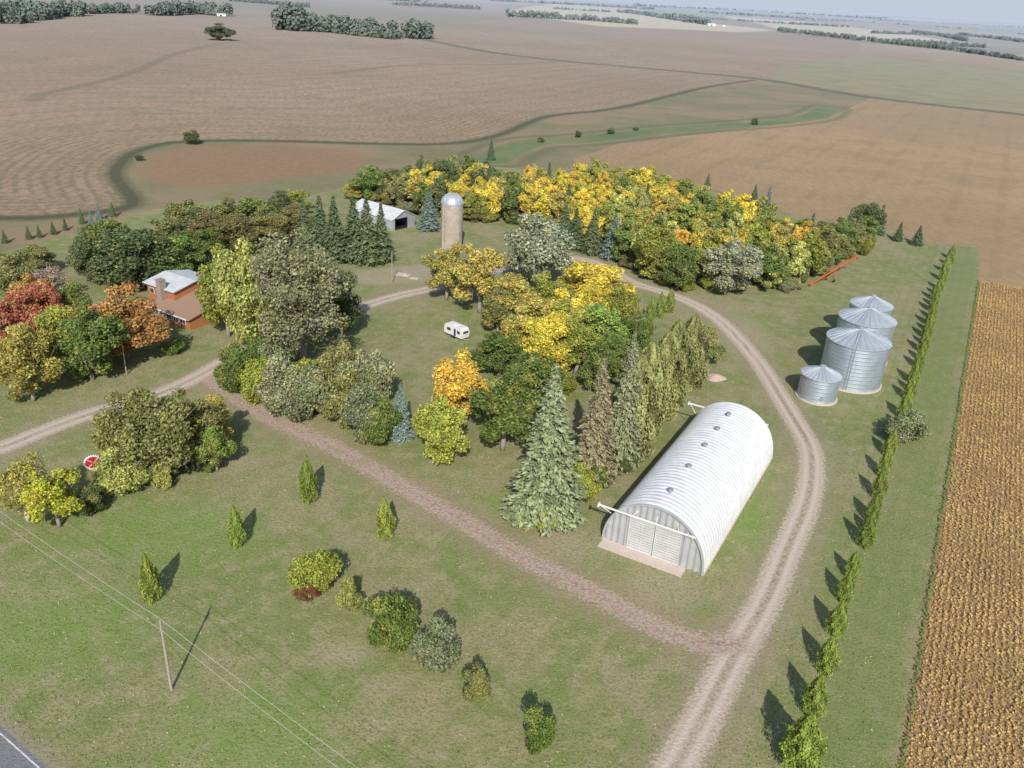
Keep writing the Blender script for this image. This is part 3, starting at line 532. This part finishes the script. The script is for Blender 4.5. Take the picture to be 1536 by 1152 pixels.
# ------------------------------------------------------------------ house
def gable(m,x0,x1,y0,y1,z0,z1,ov,mi,along='x'):
    ym=(y0+y1)/2; k=(z1-z0)/(ym-y0)
    V=[(x0-ov,y0-ov,z0-k*ov),(x1+ov,y0-ov,z0-k*ov),(x1+ov,ym,z1),(x0-ov,ym,z1),(x1+ov,y1+ov,z0-k*ov),(x0-ov,y1+ov,z0-k*ov)]
    th=.18; W=[(a,b_,c_+th) for a,b_,c_ in V]
    m.add(V+W,[(6,7,8,9),(9,8,10,11),(3,2,1,0),(5,4,2,3),(0,1,7,6),(4,5,11,10),(0,6,9,3),(3,9,11,5),(1,2,8,7),(2,4,10,8)],mi)
def house():
    E=empty('ranch_house',(-81.7,179.6,0),math.atan2(-.53,.85)); w=MB()
    w.box(-6.6,3.4,.6,12,0,6.0); w.box(-1,13,-3,5.5,0,2.7)
    w.add([(-6.6,.6,6),(-6.6,12,6),(-6.6,6.3,7.1)],[(0,2,1)]); w.add([(3.4,.6,6),(3.4,12,6),(3.4,6.3,7.1)],[(0,1,2)])
    for i in range(14): w.box(-6.63,-6.6,.6,12,.3+i*.42,.33+i*.42) 
    w.obj('cedar_walls',[M_CEDAR],E)
    r=MB(); gable(r,-6.6,3.4,.6,12,6.03,7.15,.7,0); r.obj('white_roof',[M_ROOFW],E)
    r=MB(); r.add([(-1.6,-3.8,2.55),(13.6,-3.8,2.55),(13.6,6.2,4.6),(-1.6,6.2,4.6),(-1.6,-3.8,2.8),(13.6,-3.8,2.8),(13.6,6.2,4.85),(-1.6,6.2,4.85)],[(0,3,2,1),(4,5,6,7),(0,1,5,4),(1,2,6,5),(2,3,7,6),(3,0,4,7)]); r.obj('shingle_roof',[M_SHING],E)
    f=MB(); 
    for q in (0,2.4,4.8,7.2,9.6): f.box(q,q+1.9,-3.06,-3.0,.9,2.2,0); f.box(q+.1,q+.9,-3.09,-3.06,1.,2.1,1); f.box(q+1.,q+1.8,-3.09,-3.06,1.,2.1,1)
    for q in (-5.6,-3.2): f.box(q,q+1.5,.53,.597,3.7,5.,0); f.box(q+.1,q+1.4,.5,.53,3.8,4.9,1)
    for q in (2.5,7.): f.box(-6.70,-6.64,q,q+1.6,3.7,5.,0); f.box(-6.74,-6.70,q+.1,q+1.5,3.8,4.9,1)
    f.box(-1.,13,-3.86,-3.81,2.5,2.85,0); f.obj('windows_and_trim',[M_WH,M_GLASS],E)
    c=MB(); c.box(-.9,.7,-.9,.55,0,8.1); c.box(-1.02,.82,-1.02,.67,8.1,8.3); c.obj('stone_chimney',[M_STONE],E)
house()
def shed():
    E=empty('machine_shed',(-41.5,262,0),math.atan2(.62,-.78)+pi); L=20.;W=10.;m=MB()
    m.box(-L,0,-.1,0,0,3.6);m.box(-L,0,W,W+.1,0,3.6);m.box(-L-.1,-L,0,W,0,3.6)
    for x in (-L,-.15): m.add([(x,0,3.6),(x,W,3.6),(x,W/2,5.9)],[(0,1,2)])
    m.box(-.1,0,0,1.2,0,3.6);m.box(-.1,0,W-3.2,W,0,3.6)
    i=0
    while i<L: m.box(-i-.08,-i,-.16,-.1,0,3.6); i+=.6
    m.obj('metal_walls',[M_BINR],E)
    r=MB(); gable(r,-L,0,0,W,3.62,5.95,.4,0)
    x=-L
    while x<0: 
        r.tube((x,-.3,3.72),(x,W/2,6.15),.04,.04,4); r.tube((x,W+.3,3.72),(x,W/2,6.15),.04,.04,4); x+=.9
    r.obj('white_metal_roof_sheets',[M_ROOFW],E)
    f=MB(); f.box(-L+.1,-.3,.1,W-.1,-.05,.02); f.obj('shed_floor',[M_DK],E)
shed()
# ------------------------------------------------------------------ camper trailer
def trailer():
    E=empty('camper_trailer',(-13.3,175.5,0),-.75); m=MB()
    pr=[(-2.9,.6),(-3.05,1.3),(-2.9,2.4),(-2.5,2.85),(2.3,2.9),(2.75,2.6),(3.05,1.7),(2.9,.6)]; V=[];n=len(pr)
    for y in (-1.15,1.15): V+=[(x,y,z) for x,z in pr]
    m.add(V,[tuple(range(n)),tuple(range(2*n-1,n-1,-1))]+[(i,n+i,n+(i+1)%n,(i+1)%n) for i in range(n)])
    m.box(-.4,.4,-.3,.3,2.88,3.12); m.obj('body',[M_WH],E)
    g=MB(); g.box(-2.,-.8,-1.19,-1.155,1.5,2.2); g.box(.3,.95,-1.19,-1.155,.75,2.4); g.box(1.4,2.3,-1.19,-1.155,1.5,2.2); g.box(3.0,3.06,-.8,.8,1.75,2.3); g.obj('windows_and_door',[M_GLASS],E)
    w=MB(); 
    for x in (-.5,.4):
        for y in (-1.1,1.1): w.tube((x,y-.1,.36),(x,y+.1,.36),.36,.36,16)
    w.obj('wheels',[M_TIRE],E); h=MB(); h.tube((2.8,-.7,.5),(4.1,0,.5),.06,.06,6);h.tube((2.8,.7,.5),(4.1,0,.5),.06,.06,6);h.tube((4.,0,0),(4.,0,.7),.05,.05,6);h.obj('hitch',[M_STEEL],E)
trailer()
def auger():
    E=empty('grain_auger',(0,0,0)); a=np.array((83.8,228.6,.7));bb=np.array((101.,243.,5.8)); m=MB(); m.tube(a,bb,.23,.23,10)
    d=bb-a; 
    m.tube(a-d*.02,a+d*.03,.42,.42,10); m.tube(bb,bb+np.array((.5,.3,-1.)),.28,.28,8)
    up=np.array((0,0,1.1)); P=[a+d*.15,a+d*.4+up,a+d*.7+up,a+d*.95]; m.path(P,.05,5); m.tube(a+d*.4,P[1],.05,.05,5);m.tube(a+d*.7,P[2],.05,.05,5)
    m.obj('auger_tube',[M_ORG],E); w=MB(); s=np.array((-.64,.77,0))*1.3; base=a+d*.45; base[2]=.5
    for k in(-1,1):
        w.tube(base+s*k-s*.07,base+s*k+s*.07,.45,.45,16,1); w.tube(base+s*k,a+d*.7,.06,.06,5,0); w.tube(base+s*k,a+d*.25,.06,.06,5,0)
    w.tube(base-s,base+s,.07,.07,6,0); w.obj('wheel_carriage',[M_ORG,M_TIRE],E)
auger()
def wheel():
    E=empty('tractor_wheel',(-65.4,111.3,1.35)); E.rotation_euler=(.12,0,.5); m=MB()
    P=[(1.22*math.cos(2*pi*i/36),0,1.22*math.sin(2*pi*i/36)) for i in range(37)]; m.path(P,.15,8,0)
    for i in range(24):
        a=2*pi*i/24; m.tube((1.3*math.cos(a),-.25,1.3*math.sin(a)),(1.36*math.cos(a+.12),.25,1.36*math.sin(a+.12)),.06,.06,4,0)
    m.tube((0,-.08,0),(0,.08,0),1.12,1.12,32,1); m.tube((0,-.3,0),(0,.2,0),.22,.22,12,1)
    for i in range(8): a=2*pi*i/8; m.tube((0,-.15,0),(1.1*math.cos(a),-.12,1.1*math.sin(a)),.05,.05,5,0 if i%2 else 1)
    m.obj('rim_tread_and_disc',[M_WH,M_RED],E)
wheel()
# ------------------------------------------------------------------ poles and wires
def pole(nm,x,y,h,r=.16,arm=False,lamp=False):
    E=empty(nm,(x,y,0),math.atan2(-.555,.83)); m=MB(); m.tube((0,0,-.3),(0,0,h),r,r*.65,10); m.obj('pole_shaft',[M_WOOD],E)
    q=MB()
    if arm: q.tube((0,0,h),(0,0,h+.35),.05,.04,8);q.tube((0,-.18,h-.9),(0,-.28,h-.9),.05,.05,8); q.tube((.0,.2,h-1.6),(0,.2,h-.7),.12,.12,10)
    if lamp: q.tube((0,0,h-.3),(1.1,0,h+.1),.04,.04,6); q.rev([(.05,h+.15),(.2,h+.05),(.22,h-.1),(.02,h-.15)],12,1.2,0)
    q.obj('fittings',[M_STEEL],E)
pole('utility_pole',-35.8,67.6,9.9,.17,True); pole('yard_light_pole',-33.5,210.3,8.5,.14,False,True); pole('yard_light_pole',-75.8,146.1,8.3,.14,False,True)
for sgn in (-1,1): pole('utility_pole',-35.8+sgn*75*.83,67.6-sgn*75*.555,9.9,.17,True)
w=MB()
for z,o,sag in ((10.2,0,1.2),(9.0,.25,1.5)):
    for sgn in (-1,1):
        P=[]
        for i in range(25):
            t=i/24; P.append((-35.8-o*.555+sgn*75*.83*t,67.6-o*.83-sgn*75*.555*t,z-sag*4*t*(1-t)))
        w.path(P,.02,5)
w.obj('power_lines',[M_WIRE])
def pile(nm,x,y,r,h,mat):
    n=28;V=[];F=[];rg=random.Random(3)
    for j in range(9):
        for i in range(n):
            a=2*pi*i/n; q=r*j/8*(1+.15*math.sin(a*3+1)); V.append((q*math.cos(a),q*math.sin(a)*.8,h*math.cos(j/8*pi/2)**1.3+rg.uniform(-.05,.05)-(.06 if j==8 else 0)))
    for j in range(8):
        for i in range(n): F.append((j*n+i,j*n+(i+1)%n,(j+1)*n+(i+1)%n,(j+1)*n+i))
    m=MB();m.add(V,F);m.obj(nm,[mat],None,(x,y,0),smooth=True)
pile('gravel_pile',43.1,160.8,2.4,.9,simple('pink_gravel',(.55,.40,.32),.95,0,.4,2.))
m=MB(); m.box(-3,1.0,-1.3,1.1,-.05,.10);m.box(1.9,4.2,-2.2,-.8,-.05,.12); m.tube((-.5,0,.1),(-.5,0,.45),.5,.5,16); m.obj('concrete_well_pad',[M_CONC],None,(-30.7,217.8,0),(0,0,-.3))
def farmstead(x,y,s,rz):
    E=empty('distant_farm_building',(x,y,0),rz); m=MB(); m.box(-s,s,-s*.4,s*.4,0,s*.35); m.add([(-s,-s*.4,s*.35),(-s,s*.4,s*.35),(-s,0,s*.55)],[(0,2,1)]); m.add([(s,-s*.4,s*.35),(s,s*.4,s*.35),(s,0,s*.55)],[(0,1,2)]); m.box(-s*.3,s*.1,-s*.41,-s*.4,0,s*.28,1); m.obj('walls',[M_WH,M_DK],E); r=MB(); gable(r,-s,s,-s*.4,s*.4,s*.36,s*.56,.5,0); r.obj('roof',[M_ROOFW],E)
for q in ((620,3150,14,.3),(660,3120,10,1.2),(1640,3000,14,.2),(1700,3080,10,1.),(-600,1730,8,.4)): farmstead(*q)
# ------------------------------------------------------------------ light, sky, camera
ELEV=math.radians(36.5)
W=bpy.data.worlds.new('World'); sc.world=W; W.use_nodes=True; nt=W.node_tree; bg=nt.nodes['Background']
sk=nt.nodes.new('ShaderNodeTexSky'); sk.sky_type='NISHITA'; sk.sun_disc=False; sk.sun_elevation=ELEV; sk.sun_rotation=math.radians(180); sk.altitude=300; sk.dust_density=1.5; sk.air_density=1.; sk.ozone_density=1.
tc_=nt.nodes.new('ShaderNodeTexCoord'); sx=nt.nodes.new('ShaderNodeSeparateXYZ'); nt.links.new(tc_.outputs['Generated'],sx.inputs[0])
mr_=nt.nodes.new('ShaderNodeMapRange'); mr_.interpolation_type='SMOOTHSTEP'; nt.links.new(sx.outputs[2],mr_.inputs[0]); mr_.inputs[1].default_value=0.; mr_.inputs[2].default_value=.22; mr_.inputs[3].default_value=.9; mr_.inputs[4].default_value=0.
mx=nt.nodes.new('ShaderNodeMix'); mx.data_type='RGBA'; nt.links.new(mr_.outputs[0],mx.inputs[0]); nt.links.new(sk.outputs[0],mx.inputs[6]); mx.inputs[7].default_value=(4.7,5.4,6.5,1)
nt.links.new(mx.outputs[2],bg.inputs[0]); bg.inputs[1].default_value=.115
sl=bpy.data.lights.new('sun','SUN'); sl.energy=4.1; sl.angle=math.radians(.7); sl.color=(1,.96,.88); so=bpy.data.objects.new('sun',sl); sc.collection.objects.link(so); so.rotation_euler=(pi/2-ELEV,0,math.radians(2)); so.location=(0,-50,120)
from mathutils import Matrix
p_=math.radians(25.35);r_=math.radians(3.3); sp,cp,sr,cr=math.sin(p_),math.cos(p_),math.sin(r_),math.cos(r_)
cd=bpy.data.cameras.new('camera'); cam=bpy.data.objects.new('camera',cd); sc.collection.objects.link(cam); sc.camera=cam
cd.sensor_width=36; cd.lens=1241/1536*36; cd.clip_end=150000; cd.clip_start=1.
cam.matrix_world=Matrix(((cr,-sr,0,0),(sr*sp,cr*sp,-cp,0),(sr*cp,cr*cp,sp,72),(0,0,0,1)))
sc.view_settings.view_transform='Standard'; sc.view_settings.look='None'; sc.view_settings.exposure=0
